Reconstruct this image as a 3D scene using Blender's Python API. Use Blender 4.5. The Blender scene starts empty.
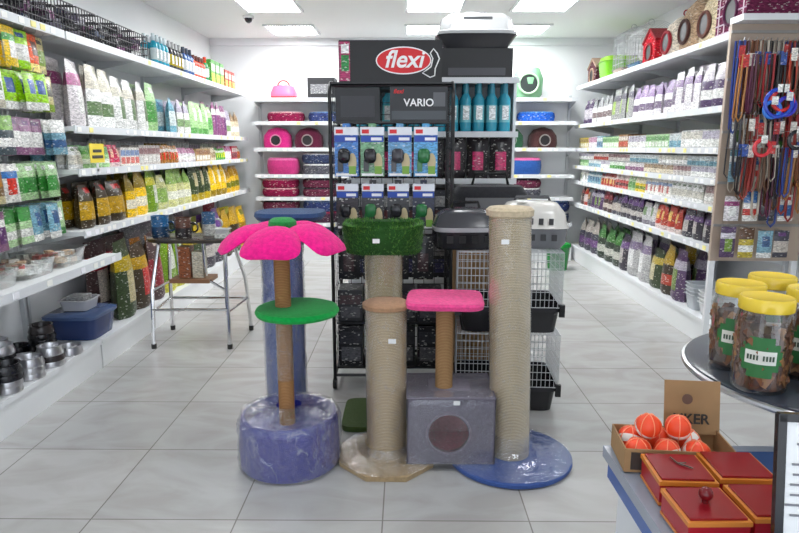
import bpy, math, random
from mathutils import Vector, Matrix
random.seed(7)
S=bpy.context.scene
R=random.random
def U(a,b): return a+(b-a)*random.random()
def lin(x):
    x=x/255.0
    return x/12.92 if x<=0.04045 else ((x+0.055)/1.055)**2.4
def C(r,g,b): return (lin(r),lin(g),lin(b))
def jit(c,a=.12):
    k=1+U(-a,a); return tuple(min(1,max(0,x*k)) for x in c)
def sat(c,s=1.35):
    l=sum(c)/3; return tuple(min(1,max(0.004,l+(x-l)*s)) for x in c)
def mixt(a,b,t): return tuple(x*(1-t)+y*t for x,y in zip(a,b))
pi=math.pi
# ---------------------------------------------------------------- materials
def nt(name):
    m=bpy.data.materials.new(name); m.use_nodes=True
    n=m.node_tree; n.nodes.clear()
    o=n.nodes.new('ShaderNodeOutputMaterial')
    return m,n,o
def pm(name,col=None,rough=.5,metal=0,coat=0,bump=None,var=0,vscale=8,attr=False,pack=None,wave=None,emit=None,spec=.5,sheen=0):
    m,n,o=nt(name); N=n.nodes; L=n.links
    p=N.new('ShaderNodeBsdfPrincipled'); L.new(p.outputs[0],o.inputs[0])
    p.inputs['Roughness'].default_value=rough; p.inputs['Metallic'].default_value=metal
    p.inputs['Coat Weight'].default_value=coat; p.inputs['Coat Roughness'].default_value=.12
    p.inputs['Specular IOR Level'].default_value=spec
    p.inputs['Sheen Weight'].default_value=sheen
    tc=N.new('ShaderNodeTexCoord')
    src=None
    if attr:
        a=N.new('ShaderNodeAttribute'); a.attribute_name='Col'; src=a.outputs['Color']
    elif col: p.inputs['Base Color'].default_value=(*col,1)
    def mixc(fac,a,b,mode='MIX'):
        x=N.new('ShaderNodeMix'); x.data_type='RGBA'; x.blend_type=mode
        if isinstance(fac,float): x.inputs[0].default_value=fac
        else: L.new(fac,x.inputs[0])
        for s,i in ((a,6),(b,7)):
            if isinstance(s,tuple): x.inputs[i].default_value=(*s,1)
            else: L.new(s,x.inputs[i])
        return x.outputs[2]
    if var:
        no=N.new('ShaderNodeTexNoise'); no.inputs['Scale'].default_value=vscale; no.inputs['Detail'].default_value=4
        L.new(tc.outputs['Object'],no.inputs['Vector'])
        base=src if src else col
        dark=mixc(1.0,base,(1-var,1-var,1-var),'MULTIPLY')
        rp=N.new('ShaderNodeValToRGB'); rp.color_ramp.elements[0].position=.35; rp.color_ramp.elements[1].position=.65
        L.new(no.outputs[0],rp.inputs[0])
        src=mixc(rp.outputs[0],dark,base)
    if pack:
        sc,lo,hi,thr,fc=pack
        vo=N.new('ShaderNodeTexVoronoi'); vo.inputs['Scale'].default_value=sc; vo.distance='CHEBYCHEV'
        mp=N.new('ShaderNodeMapping'); mp.inputs['Scale'].default_value=(1,1,2.0)
        L.new(tc.outputs['Object'],mp.inputs[0]); L.new(mp.outputs[0],vo.inputs['Vector'])
        bw=N.new('ShaderNodeSeparateColor'); L.new(vo.outputs['Color'],bw.inputs[0])
        mr=N.new('ShaderNodeMapRange'); mr.inputs[1].default_value=.0; mr.inputs[2].default_value=1; mr.inputs[3].default_value=lo; mr.inputs[4].default_value=hi
        L.new(bw.outputs[0],mr.inputs[0])
        vm=N.new('ShaderNodeVectorMath'); vm.operation='SCALE'; L.new(src,vm.inputs[0]); L.new(mr.outputs[0],vm.inputs['Scale'])
        gt=N.new('ShaderNodeMath'); gt.operation='GREATER_THAN'; gt.inputs[1].default_value=thr; L.new(bw.outputs[1],gt.inputs[0])
        mu=N.new('ShaderNodeMath'); mu.operation='MULTIPLY'; mu.inputs[1].default_value=fc; L.new(gt.outputs[0],mu.inputs[0])
        src=mixc(mu.outputs[0],vm.outputs[0],(.75,.74,.68))
    if wave:
        w=N.new('ShaderNodeTexWave'); w.bands_direction='Z'; w.inputs['Scale'].default_value=wave; w.inputs['Distortion'].default_value=.6; w.inputs['Detail'].default_value=2
        L.new(tc.outputs['Object'],w.inputs['Vector'])
        base=src if src else col
        src=mixc(w.outputs[1],mixc(1.0,base,(.58,.55,.5),'MULTIPLY'),base)
        b=N.new('ShaderNodeBump'); b.inputs['Strength'].default_value=.7; b.inputs['Distance'].default_value=.004
        L.new(w.outputs[1],b.inputs['Height']); L.new(b.outputs[0],p.inputs['Normal'])
    if bump:
        no=N.new('ShaderNodeTexNoise'); no.inputs['Scale'].default_value=bump[0]; no.inputs['Detail'].default_value=4
        L.new(tc.outputs['Object'],no.inputs['Vector'])
        b=N.new('ShaderNodeBump'); b.inputs['Strength'].default_value=bump[1]; b.inputs['Distance'].default_value=bump[2]
        L.new(no.outputs[0],b.inputs['Height']); L.new(b.outputs[0],p.inputs['Normal'])
    if src is not None: L.new(src,p.inputs['Base Color'])
    if emit:
        p.inputs['Emission Color'].default_value=(*emit[0],1); p.inputs['Emission Strength'].default_value=emit[1]
    return m
def film(name,haze=.03,streak=.35,scale=16,bd=.012,gl=.06):
    m,n,o=nt(name); N=n.nodes; L=n.links
    tr=N.new('ShaderNodeBsdfTransparent'); tr.inputs[0].default_value=(.96,.97,.99,1)
    g=N.new('ShaderNodeBsdfGlossy'); g.inputs['Roughness'].default_value=.10; g.inputs[0].default_value=(1,1,1,1)
    df=N.new('ShaderNodeBsdfDiffuse'); df.inputs[0].default_value=(.8,.83,.88,1)
    tc=N.new('ShaderNodeTexCoord'); no=N.new('ShaderNodeTexNoise'); no.inputs['Scale'].default_value=scale; no.inputs['Detail'].default_value=7; no.inputs['Distortion'].default_value=.6
    mp=N.new('ShaderNodeMapping'); mp.inputs['Scale'].default_value=(1,1,.5); mp.inputs['Rotation'].default_value=(.5,.4,0)
    L.new(tc.outputs['Object'],mp.inputs[0]); L.new(mp.outputs[0],no.inputs['Vector'])
    rp=N.new('ShaderNodeValToRGB'); e=rp.color_ramp.elements      # thin creases at the ridge of the noise
    e[0].position=.485; e[0].color=(haze,)*3+(1,); e[1].position=.515; e[1].color=(haze,)*3+(1,)
    k=e.new(.50); k.color=(streak,)*3+(1,)
    L.new(no.outputs[0],rp.inputs[0])
    b=N.new('ShaderNodeBump'); b.inputs['Strength'].default_value=1; b.inputs['Distance'].default_value=bd; L.new(no.outputs[0],b.inputs['Height']); L.new(b.outputs[0],g.inputs['Normal'])
    m1=N.new('ShaderNodeMixShader'); L.new(rp.outputs[0],m1.inputs[0]); L.new(tr.outputs[0],m1.inputs[1]); L.new(df.outputs[0],m1.inputs[2])
    lw=N.new('ShaderNodeLayerWeight'); lw.inputs[0].default_value=.3; L.new(b.outputs[0],lw.inputs['Normal'])
    mr=N.new('ShaderNodeMapRange'); mr.inputs[3].default_value=gl; mr.inputs[4].default_value=.6; L.new(lw.outputs[1],mr.inputs[0])
    mx=N.new('ShaderNodeMixShader'); L.new(mr.outputs[0],mx.inputs[0]); L.new(m1.outputs[0],mx.inputs[1]); L.new(g.outputs[0],mx.inputs[2]); L.new(mx.outputs[0],o.inputs[0])
    return m
def clearm(name,fac=.14,tint=(.97,.98,.97)):
    m,n,o=nt(name); N=n.nodes; L=n.links
    tr=N.new('ShaderNodeBsdfTransparent'); tr.inputs[0].default_value=(*tint,1)
    g=N.new('ShaderNodeBsdfGlossy'); g.inputs['Roughness'].default_value=.04
    lw=N.new('ShaderNodeLayerWeight'); lw.inputs[0].default_value=.35
    mr=N.new('ShaderNodeMapRange'); mr.inputs[3].default_value=fac*.5; mr.inputs[4].default_value=.6
    L.new(lw.outputs[1],mr.inputs[0])
    mx=N.new('ShaderNodeMixShader'); L.new(mr.outputs[0],mx.inputs[0]); L.new(tr.outputs[0],mx.inputs[1]); L.new(g.outputs[0],mx.inputs[2]); L.new(mx.outputs[0],o.inputs[0])
    return m
PACK=pm('printed_packaging',attr=True,pack=(75,.6,1.35,.94,.55),rough=.3)
ATT=pm('painted_colour',attr=True,rough=.45)
GLOSS=pm('glossy_plastic',attr=True,rough=.22)
FAB=pm('plush_fabric',attr=True,rough=.95,var=.2,vscale=60,bump=(220,.7,.006),sheen=.15,spec=.2)
PRINT=pm('patterned_fabric',attr=True,rough=.9,pack=(55,.6,1.5,.94,.4),spec=.2)
SISAL=pm('sisal_rope',attr=True,rough=.85,wave=42,spec=.2)
FILM=film('stretch_film',.02,.22)
FILMB=film('crumpled_film',.04,.30,9,.05,.08)
FILMT=film('thin_wrap',.015,.15,12)
CHROME=pm('chrome',(.75,.75,.76),rough=.15,metal=1)
STEEL=pm('brushed_steel',(.6,.6,.62),rough=.3,metal=1)
WHITEM=pm('white_powdercoat',C(228,230,232),rough=.4)
WIRE=pm('wire_grey',C(190,192,195),rough=.35,metal=.2)
BLACKM=pm('black_powdercoat',C(18,18,20),rough=.35)
CLEAR=clearm('clear_pet_plastic')
GRASS=pm('faux_grass',attr=True,rough=.7)
CARD=pm('cardboard',C(160,125,86),rough=.85,var=.12,vscale=20)
PAINT=pm('wall_paint',C(232,234,235),rough=.8,var=.03,vscale=2)
CEIL=pm('ceiling_paint',C(236,237,236),rough=.85)
TXTW=pm('lettering_white',C(240,240,240),rough=.5)
TXTD=pm('lettering_dark',C(30,24,20),rough=.6)
TXTR=pm('lettering_red',C(205,25,30),rough=.4)
LAMPS=[pm('lamp_diffuser_%d'%i,(1,1,1),emit=((.96,.985,1.0),s)) for i,s in enumerate((29.0,20.0,11.0))]
# floor
m,n,o=nt('marble_floor_tile'); N=n.nodes; L=n.links; FLOORM=m
p=N.new('ShaderNodeBsdfPrincipled'); L.new(p.outputs[0],o.inputs[0])
tc=N.new('ShaderNodeTexCoord'); mp=N.new('ShaderNodeMapping'); mp.inputs['Location'].default_value=(.09,.10,0)
L.new(tc.outputs['Object'],mp.inputs[0])
br=N.new('ShaderNodeTexBrick'); br.offset=0; br.inputs['Scale'].default_value=1; br.inputs['Brick Width'].default_value=.6; br.inputs['Row Height'].default_value=.6
br.inputs['Mortar Size'].default_value=.003; br.inputs['Mortar Smooth'].default_value=.1
br.inputs['Color1'].default_value=(*C(186,185,183),1); br.inputs['Color2'].default_value=(*C(177,177,176),1); br.inputs['Mortar'].default_value=(*C(132,129,125),1)
L.new(mp.outputs[0],br.inputs['Vector'])
no=N.new('ShaderNodeTexNoise'); no.inputs['Scale'].default_value=2.2; no.inputs['Detail'].default_value=9; no.inputs['Distortion'].default_value=1.2
m2=N.new('ShaderNodeMapping'); m2.inputs['Scale'].default_value=(1,2.2,1); m2.inputs['Rotation'].default_value=(0,0,.5); L.new(tc.outputs['Object'],m2.inputs[0]); L.new(m2.outputs[0],no.inputs['Vector'])
rp=N.new('ShaderNodeValToRGB'); e=rp.color_ramp.elements; e[0].position=.36; e[0].color=(.87,.85,.83,1); e[1].position=.6; e[1].color=(1,1,1,1)
L.new(no.outputs[0],rp.inputs[0])
mx=N.new('ShaderNodeMix'); mx.data_type='RGBA'; mx.blend_type='MULTIPLY'; mx.inputs[0].default_value=1
L.new(br.outputs[0],mx.inputs[6]); L.new(rp.outputs[0],mx.inputs[7]); L.new(mx.outputs[2],p.inputs['Base Color'])
p.inputs['Roughness'].default_value=.25

# ---------------------------------------------------------------- mesh builder
class MB:
    def __init__(s): s.v=[];s.f=[];s.c=[];s.m=[];s.mats=[];s.M=Matrix()
    def add(s,vs,fs,col,mat):
        if mat not in s.mats: s.mats.append(mat)
        k=s.mats.index(mat); b=len(s.v)
        s.v+=[tuple(s.M@Vector(v)) for v in vs]
        for i,f in enumerate(fs):
            s.f.append(tuple(b+j for j in f)); s.c.append(col[i] if isinstance(col,list) else col); s.m.append(k)
    def box(s,x,y,z,w,d,h,col=(.5,.5,.5),mat=None,rz=0,rx=0,taper=1,ry=0):
        """x,y centre, z bottom"""
        mat=mat or ATT; vs=[]
        Rm=Matrix.Translation((x,y,z))@Matrix.Rotation(rz,4,'Z')@Matrix.Rotation(rx,4,'X')@Matrix.Rotation(ry,4,'Y')
        for zz,t in ((0,1),(h,taper)):
            for a,b in ((-1,-1),(1,-1),(1,1),(-1,1)): vs.append(tuple(Rm@Vector((a*w/2*t,b*d/2*t,zz))))
        s.add(vs,[(3,2,1,0),(4,5,6,7),(0,1,5,4),(1,2,6,5),(2,3,7,6),(3,0,4,7)],col,mat)
    def loft(s,x,y,z,levels,e=2,seg=24,col=(.5,.5,.5),mat=None,wob=0,cap=True,Rm=None):
        """levels: (z,w,d[,col])"""
        mat=mat or ATT; Rm=Matrix.Translation((x,y,z))@(Rm or Matrix())
        vs=[];n=seg
        for lv in levels:
            for i in range(n):
                a=2*pi*i/n; c=math.cos(a); si=math.sin(a)
                k=1+U(-wob,wob)
                px=lv[1]/2*math.copysign(abs(c)**(2/e),c)*k; py=lv[2]/2*math.copysign(abs(si)**(2/e),si)*k
                vs.append(tuple(Rm@Vector((px,py,lv[0]))))
        fs=[];cs=[]
        for j in range(len(levels)-1):
            lc=levels[j+1][3] if len(levels[j+1])>3 and levels[j+1][3] else col
            for i in range(n):
                a=j*n+i;b=j*n+(i+1)%n
                fs.append((a,b,b+n,a+n)); cs.append(lc)
        if cap:
            fs.append(tuple(reversed(range(n)))); cs.append(cs[0])
            b=(len(levels)-1)*n; fs.append(tuple(range(b,b+n))); cs.append(cs[-2])
        s.add(vs,fs,cs,mat)
    def cyl(s,x,y,z,r,h,col=(.5,.5,.5),mat=None,seg=20,r2=None,wob=0,cap=True,Rm=None):
        r2=r if r2 is None else r2
        s.loft(x,y,z,[(0,2*r,2*r),(h,2*r2,2*r2)],2,seg,col,mat,wob,cap,Rm)
    def tube(s,pts,r,col=(.1,.1,.1),mat=None,seg=6,closed=False):
        mat=mat or ATT; P=[Vector(p) for p in pts]; n=len(P); vs=[]; up=None
        for i,p in enumerate(P):
            if closed: t=P[(i+1)%n]-P[i-1]
            else: t=P[min(i+1,n-1)]-P[max(i-1,0)]
            t.normalize()
            if up is None:
                up=Vector((0,0,1)) if abs(t.z)<.9 else Vector((0,1,0))
            a=t.cross(up)
            if a.length<1e-4: a=t.cross(Vector((1,0,0)))
            a.normalize(); b=a.cross(t).normalized(); up=b
            for k in range(seg):
                an=2*pi*k/seg+pi/4; vs.append(tuple(p+(a*math.cos(an)+b*math.sin(an))*r))
        fs=[]
        for i in range(n if closed else n-1):
            for k in range(seg):
                a=i*seg+k;b=i*seg+(k+1)%seg;j=((i+1)%n)*seg
                fs.append((a,b,j+(k+1)%seg,j+k))
        if not closed: fs+= [tuple(reversed(range(seg))),tuple(range((n-1)*seg,n*seg))]
        s.add(vs,fs,col,mat)
    def ring(s,c,r,t,axis='Y',col=(.1,.1,.1),mat=None,n=24,seg=6,sx=1,sz=1):
        pts=[]
        for i in range(n):
            a=2*pi*i/n; u=r*math.cos(a)*sx; v=r*math.sin(a)*sz
            pts.append({'Y':(c[0]+u,c[1],c[2]+v),'X':(c[0],c[1]+u,c[2]+v),'Z':(c[0]+u,c[1]+v,c[2])}[axis])
        s.tube(pts,t,col,mat,seg,True)
    def ball(s,x,y,z,r,col,mat=None,seg=14,sz=1):
        lv=[]
        k=8
        for i in range(k+1):
            a=-pi/2+pi*i/k; lv.append((r*math.sin(a)*sz,max(.0005,2*r*math.cos(a)),max(.0005,2*r*math.cos(a))))
        s.loft(x,y,z,lv,2,seg,col,mat)
    def pouch(s,x,y,z,w,h,d,cols,mat=None,rz=0,hang=False,tilt=0,lay=0):
        """stand-up bag; front is -y"""
        mat=mat or PACK; c1,c2,c3=cols
        Rm=Matrix.Translation((x,y,z))@Matrix.Rotation(rz,4,'Z')@Matrix.Rotation(tilt,4,'X')
        lv=[0,.06,.2,.42,.62,.8,.92,1]
        prof=[.8,1,1,.96,.86,.6,.18,.08] if not hang else [.06,.3,.8,1,.9,.5,.08,.06]
        wd=[.96,1,1,1,.99,.99,1,1]
        xs=[-.5,-.25,0,.25,.5,.25,0,-.25]; ys=[0,-.42,-.5,-.42,0,.42,.5,.42]
        vs=[]
        for j,u in enumerate(lv):
            for i in range(8):
                vs.append(tuple(Rm@Vector((xs[i]*w*wd[j],ys[i]*d*prof[j],u*h))))
        fs=[];cs=[]
        for j in range(7):
            for i in range(8):
                a=j*8+i;b=j*8+(i+1)%8; fs.append((a,b,b+8,a+8)); c=c1
                if lay==0:
                    if j==4: c=c2
                    elif j in(2,3) and i in(1,2): c=c3
                elif lay==1:
                    if j>=4: c=c2
                    elif j==2 and i in(0,1,2,3): c=c3
                elif lay==2:
                    if j<=1: c=c2
                    elif j in(3,4) and i in(1,2): c=c3
                elif lay==3:
                    if j in(2,3): c=c2 if i in(0,1,2,3) else c1
                    elif j==5 and i in(1,2): c=c3
                cs.append(c)
        fs+=[tuple(reversed(range(8))),tuple(range(56,64))]; cs+=[c1,c1]
        s.add(vs,fs,cs,mat)
    def carton(s,x,y,z,w,h,d,cols):
        s.box(x,y,z,w,d,h,cols[0],PACK)
        s.box(x,y-d/2-.0008,z+h*.12,w*.8,.0016,h*.35,cols[2],PACK)
        s.box(x,y-d/2-.0008,z+h*.55,w*.9,.0016,h*.3,cols[1],PACK)
    def can(s,x,y,z,r,h,cols):
        s.loft(x,y,z,[(0,2*r,2*r),(h*.06,2*r*1.02,2*r*1.02,C(170,170,170)),(h*.5,2*r,2*r,cols[0]),(h*.93,2*r,2*r,cols[1]),(h,2*r*1.02,2*r*1.02,C(190,190,190))],2,10,cols[0],PACK)
    def bottle(s,x,y,z,r,h,c1,c2,capc):
        s.loft(x,y,z,[(0,1.8*r,1.8*r),(h*.03,2*r,2*r,c1),(h*.2,2*r,2*r,c1),(h*.55,2*r,2*r,c2),(h*.68,1.9*r,1.9*r,c1),(h*.78,.9*r,.9*r,c1),(h*.8,1.0*r,1.0*r,capc),(h*.99,.9*r,.9*r,capc),(h,.7*r,.7*r,capc)],2,14,c1,GLOSS)
        s.box(x,y-r*1.0,z+h*.25,r*1.1,.004,h*.28,C(235,240,240),PACK)
    def tray(s,x,y,z,w,d,h,col,mat=None,t=.006,flare=1.15,e=7):
        s.loft(x,y,z,[(0,w/flare,d/flare),(h,w,d),(h,w+.02,d+.02),(h+.004,w+.02,d+.02),(h+.004,w-t,d-t),(t,w/flare-t,d/flare-t)],e,24,col,mat or GLOSS)
    def house(s,x,y,z,w,d,h,c1,c2,mat=None,roof=.35,hr=None):
        mat=mat or PRINT; hb=h*(1-roof); hr=hr or w*.26
        vs=[];
        for yy in(-d/2,d/2):
            vs+=[(x-w/2,y+yy,z),(x+w/2,y+yy,z),(x+w/2,y+yy,z+hb),(x,y+yy,z+h),(x-w/2,y+yy,z+hb)]
        s.add(vs,[(0,1,2,3,4),(9,8,7,6,5),(0,5,6,1),(1,6,7,2),(2,7,8,3),(3,8,9,4),(4,9,5,0)],c1,mat)
        for sg in(-1,1):
            L2=math.hypot(w/2,h*roof)*1.08; a=math.atan2(h*roof,w/2)
            s.box(x+sg*w/4,y,z+hb+h*roof/2-.005,L2,d*1.06,.025,c2,FAB,ry=sg*a)
        s.cyl(x,y-d/2+.002,z+hb*.5,hr,.006,(.005,.004,.005),ATT,20,Rm=Matrix.Rotation(pi/2,4,'X'))  # flat near-black disc paints the dark inside of the doorway; no hole is cut
        s.ring((x,y-d/2-.004,z+hb*.5),hr,.012,'Y',c2,FAB)
    def bed(s,x,y,z,w,d,h,c1,c2,mat=None,seg=28):
        s.loft(x,y,z,[(0,w*.86,d*.86),(h*.1,w*.95,d*.95),(h*.5,w,d),(h*.85,w*.96,d*.96),(h,w*.86,d*.86,c2),(h*.92,w*.72,d*.72,c2),(h*.5,w*.62,d*.62,c2),(h*.4,w*.3,d*.3,c2),(h*.38,.01,.01,c2)],2.6,seg,c1,mat or FAB)
    def basket(s,x,y,z,w,d,h,col,r=.003,nx=6,nz=4,mat=None):
        mat=mat or ATT
        for k in range(nz+1):
            zz=z+.004+h*k/nz; rr=r*1.6 if k in(0,nz) else r
            s.tube([(x-w/2,y-d/2,zz),(x+w/2,y-d/2,zz),(x+w/2,y+d/2,zz),(x-w/2,y+d/2,zz)],rr,col,mat,4,True)
        for i in range(nx+1):
            xx=x-w/2+w*i/nx
            s.tube([(xx,y-d/2,z+h),(xx,y-d/2,z+.003),(xx,y+d/2,z+.003),(xx,y+d/2,z+h)],r,col,mat,4)
        ny=max(2,int(nx*d/w))
        for i in range(1,ny):
            yy=y-d/2+d*i/ny
            s.tube([(x-w/2,yy,z+h),(x-w/2,yy,z+.003),(x+w/2,yy,z+.003),(x+w/2,yy,z+h)],r,col,mat,4)
    def build(s,name,angle=40):
        xs=[v[0] for v in s.v];ys=[v[1] for v in s.v];zs=[v[2] for v in s.v]
        o=Vector(((min(xs)+max(xs))/2,(min(ys)+max(ys))/2,min(zs)))
        me=bpy.data.meshes.new(name); me.from_pydata([tuple(Vector(v)-o) for v in s.v],[],s.f)
        for mt in s.mats: me.materials.append(mt)
        me.polygons.foreach_set('material_index',s.m)
        me.polygons.foreach_set('use_smooth',[True]*len(s.f))
        ca=me.color_attributes.new('Col','FLOAT_COLOR','CORNER'); arr=[]
        for f,c in zip(s.f,s.c): arr+= [c[0],c[1],c[2],1.0]*len(f)
        ca.data.foreach_set('color',arr)
        me.update()
        try: me.set_sharp_from_angle(angle=math.radians(angle))
        except Exception as ex: print(ex)
        ob=bpy.data.objects.new(name,me); ob.location=o; S.collection.objects.link(ob)
        return ob
def text(parent,body,loc,size,mat,rot=(pi/2,0,0),shear=0,ext=.001,name='lettering'):
    cu=bpy.data.curves.new(name,'FONT'); cu.body=body; cu.size=size; cu.align_x='CENTER'; cu.align_y='CENTER'; cu.shear=shear; cu.extrude=ext; cu.offset=size*.018
    cu.materials.append(mat); ob=bpy.data.objects.new(name,cu); S.collection.objects.link(ob)
    ob.parent=parent; ob.location=Vector(loc)-parent.location; ob.rotation_euler=rot
    return ob
# ---------------------------------------------------------------- room
XL,XR,YB,YF,ZC=-2.65,2.85,8.8,-1.6,2.95
def slab(name,x0,x1,y0,y1,z0,z1,mat):
    b=MB(); b.box((x0+x1)/2,(y0+y1)/2,z0,x1-x0,y1-y0,z1-z0,(.5,.5,.5),mat)
    return b.build(name)
ob=slab('floor',XL-.1,XR+.1,YF-.1,YB+.1,-.1,0,FLOORM)
off=ob.location.copy()
for v in ob.data.vertices: v.co+=off
ob.location=(0,0,0)
slab('ceiling',XL-.1,XR+.1,YF-.1,YB+.1,ZC,ZC+.1,CEIL)
slab('wall_left',XL-.1,XL,YF,YB,0,ZC,PAINT)
slab('wall_right',XR,XR+.1,YF,YB,0,ZC,PAINT)
slab('wall_back',XL-.1,XR+.1,YB,YB+.1,0,ZC,PAINT)
b=MB()
b.box(.1,YF-.05,0,5.7,.1,.4,mat=PAINT); b.box(.1,YF-.05,2.6,5.7,.1,.35,mat=PAINT)
for x in(-2.65,-.9,1.0,2.85): b.box(x,YF-.05,.4,.1,.1,2.2,mat=PAINT)
b.build('wall_front')
slab('trim_1',-2.64,2.84,YB-.05,YB,2.86,2.95,WHITEM)
for (x,y) in [(-1.4,6.75),(.3,6.75),(1.42,6.75),(.3,8.1),(1.45,8.1),(-1.4,8.1),(-1.4,4.6),(.3,4.6),(1.5,4.6),(-1.3,2.2),(1.3,2.2),(0,-.3)]:
    b=MB()
    b.box(x,y,ZC-.012,.56,.56,.011,mat=LAMPS[0 if y>6 else (1 if y>2 else 2)])
    for sx,sy,w,d in((0,.29,.62,.03),(0,-.29,.62,.03),(.29,0,.03,.55),(-.29,0,.03,.55)): b.box(x+sx,y+sy,ZC-.02,w,d,.0199,mat=WHITEM)
    b.build('ceiling_light_panel')
b=MB(); b.cyl(-1.75,7.3,ZC-.03,.06,.0295,W_ if False else C(230,230,230),GLOSS); b.loft(-1.75,7.3,ZC-.08,[(0,.02,.02),(.012,.06,.06),(.03,.085,.085),(.05,.09,.09)],2,20,C(30,30,34),GLOSS); b.build('security_camera_dome')
# ---------------------------------------------------------------- shelving helper
FR={'L':Matrix.Translation((XL,0,0))@Matrix.Rotation(pi/2,4,'Z'),
    'R':Matrix.Translation((XR,0,0))@Matrix.Rotation(-pi/2,4,'Z'),
    'B':Matrix.Translation((0,YB,0))}
SG={'L':1,'R':-1,'B':1}
LIP=C(218,221,224)
def shelf(b,side,a0,a1,z,d,tags=True,back=.04):
    sg=SG[side]; c=sg*(a0+a1)/2; w=a1-a0
    b.box(c,-(d+back)/2,z-.03,w,d-back,.03,mat=WHITEM)
    b.box(c,-d-.004,z-.045,w,.012,.05,LIP,ATT)
    if tags:
        x=a0+.05
        while x<a1-.1:
            if R()<.75: b.box(sg*x+.0,-d-.0115,z-.036,.05,.003,.032,random.choice([C(245,245,240),C(245,245,240),C(245,235,150),C(240,240,245)]),ATT)
            x+=U(.07,.16)
def unit(name,side,a0,a1,zs,d,base_d,top,baseh=.2):
    b=MB(); b.M=FR[side]; sg=SG[side]; c=sg*(a0+a1)/2; w=a1-a0
    b.box(c,-.025,0,w,.03,top,mat=WHITEM)
    if baseh:
        b.box(c,-(base_d)/2-.02,0,w,base_d-.04,baseh-.03,C(228,230,231),ATT)
        b.box(c,-base_d/2-.01,baseh-.03,w,base_d,.03,mat=WHITEM)
    n=max(1,round(w/1.0))
    for i in range(n+1):
        x=sg*(a0+w*i/n*.998+.001*w); b.box(x,-.055,0,.04,.03,top,C(200,203,206),ATT)
    for z in zs:
        shelf(b,side,a0,a1,z,d)
        for i in range(n+1):
            x=sg*(a0+w*i/n*.996+.002*w)
            b.add([(x-.004,-.06,z-.03),(x-.004,-d+.03,z-.03),(x-.004,-.06,z-.12),(x+.004,-.06,z-.03),(x+.004,-d+.03,z-.03),(x+.004,-.06,z-.12)],[(0,1,2),(5,4,3),(0,3,4,1),(1,4,5,2),(2,5,3,0)],C(205,208,210),ATT)
    return b.build(name)
def fill(name,side,z,a0,a1,d,kind,w,h,dp,pals,rows=1,gap=.01,grp=(2,5),hv=.12,rowgap=None,st=1.35,soft=.3,turn=0):
    b=MB(); b.M=FR[side]; sg=SG[side]; a=a0+w/2+.01
    while a<a1-w/2-.005:
        pal=random.choice(pals); n=random.randint(*grp); hh=h*(1+U(-hv,hv)); ww=w*(1+U(-.12,.12)); lay=random.randint(0,3)
        kd=random.choice(kind) 
        base=pal[0]; pal=(base,mixt(pal[1],base,soft),mixt(pal[2],base,soft*.7))
        for _ in range(n):
            if a+ww/2>a1: break
            k0=1+U(-.1,.1); cols=tuple(sat(tuple(min(1,x*k0) for x in c),st) for c in pal)
            for r in range(rows):
                y=-(d-dp/2-.015-r*(rowgap or dp*1.1)); 
                if y>-.05-dp/2: break
                x=sg*a
                if kd=='p': b.pouch(x,y+U(-.006,.004),z+.001,ww,hh*(1+U(-.04,.04)),dp,cols,rz=U(-.16,.16)-sg*turn*-1,lay=lay,tilt=U(-.03,.01))
                elif kd=='c': b.carton(x,y,z+.001,ww,hh,dp,cols)
                elif kd=='k': b.can(x,y,z+.001,ww/2,hh,cols)
                elif kd=='b': b.bottle(x,y,z+.001,ww/2,hh,cols[0],cols[1],cols[2])
            a+=ww+gap
        a+=U(0,max(0,gap)*1.5)
    return b.build(name)
W_=C(228,228,224);K_=C(35,33,38)
P_light=[(C(222,222,218),C(150,140,165),C(90,130,60)),(C(205,195,175),C(120,90,60),W_),(C(230,228,222),C(60,110,170),C(190,60,50)),(C(215,210,212),C(150,60,115),W_),(C(165,195,150),C(60,130,60),W_),(C(232,232,230),C(190,185,170),C(70,100,50))]
P_mid=[(C(120,160,175),W_,C(60,90,130)),(C(175,70,60),W_,C(230,200,120)),(C(90,150,80),W_,C(220,210,90)),(C(190,170,60),C(90,60,40),W_),(C(130,90,120),W_,C(90,50,100))]
P_dark=[(C(58,54,64),C(110,80,135),C(190,185,180)),(C(52,60,52),C(70,130,60),C(200,200,190)),(C(76,60,60),C(150,50,60),C(210,200,190)),(C(66,65,76),C(190,180,170),C(110,70,125)),(C(110,110,114),C(60,60,64),C(190,130,70)),(C(165,165,165),C(90,60,115),C(220,220,220)),(C(88,66,100),C(200,195,205),C(120,150,60)),(C(196,194,196),C(80,70,95),C(90,130,60))]
P_gold=[(C(205,170,60),C(120,90,30),C(40,80,40)),(C(50,64,40),C(200,175,80),C(205,195,160)),(C(58,48,34),C(195,160,50),C(190,60,40)),(C(210,200,150),C(120,150,50),C(60,60,50)),(C(110,84,45),C(200,190,150),C(160,115,35)),(C(225,190,60),C(50,50,40),W_),(C(110,140,50),C(225,215,120),W_)]
P_col=[(C(50,150,65),C(230,220,80),C(210,70,60)),(C(60,120,195),W_,C(230,120,50)),(C(220,95,45),C(245,225,150),C(90,50,40)),(C(150,200,60),W_,C(60,90,150)),(C(200,55,110),W_,C(245,205,70)),(C(240,205,60),C(70,150,70),W_),(C(95,60,135),W_,C(225,205,80))]
P_red=[(C(175,60,75),W_,C(60,40,50)),(C(195,90,110),W_,C(230,200,180)),(C(150,110,70),W_,C(190,60,50)),(C(200,190,180),C(160,60,60),K_)]
P_small=P_light+P_mid+[(C(175,155,120),C(110,60,50),W_),(C(195,190,185),C(120,60,70),W_)]
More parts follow.
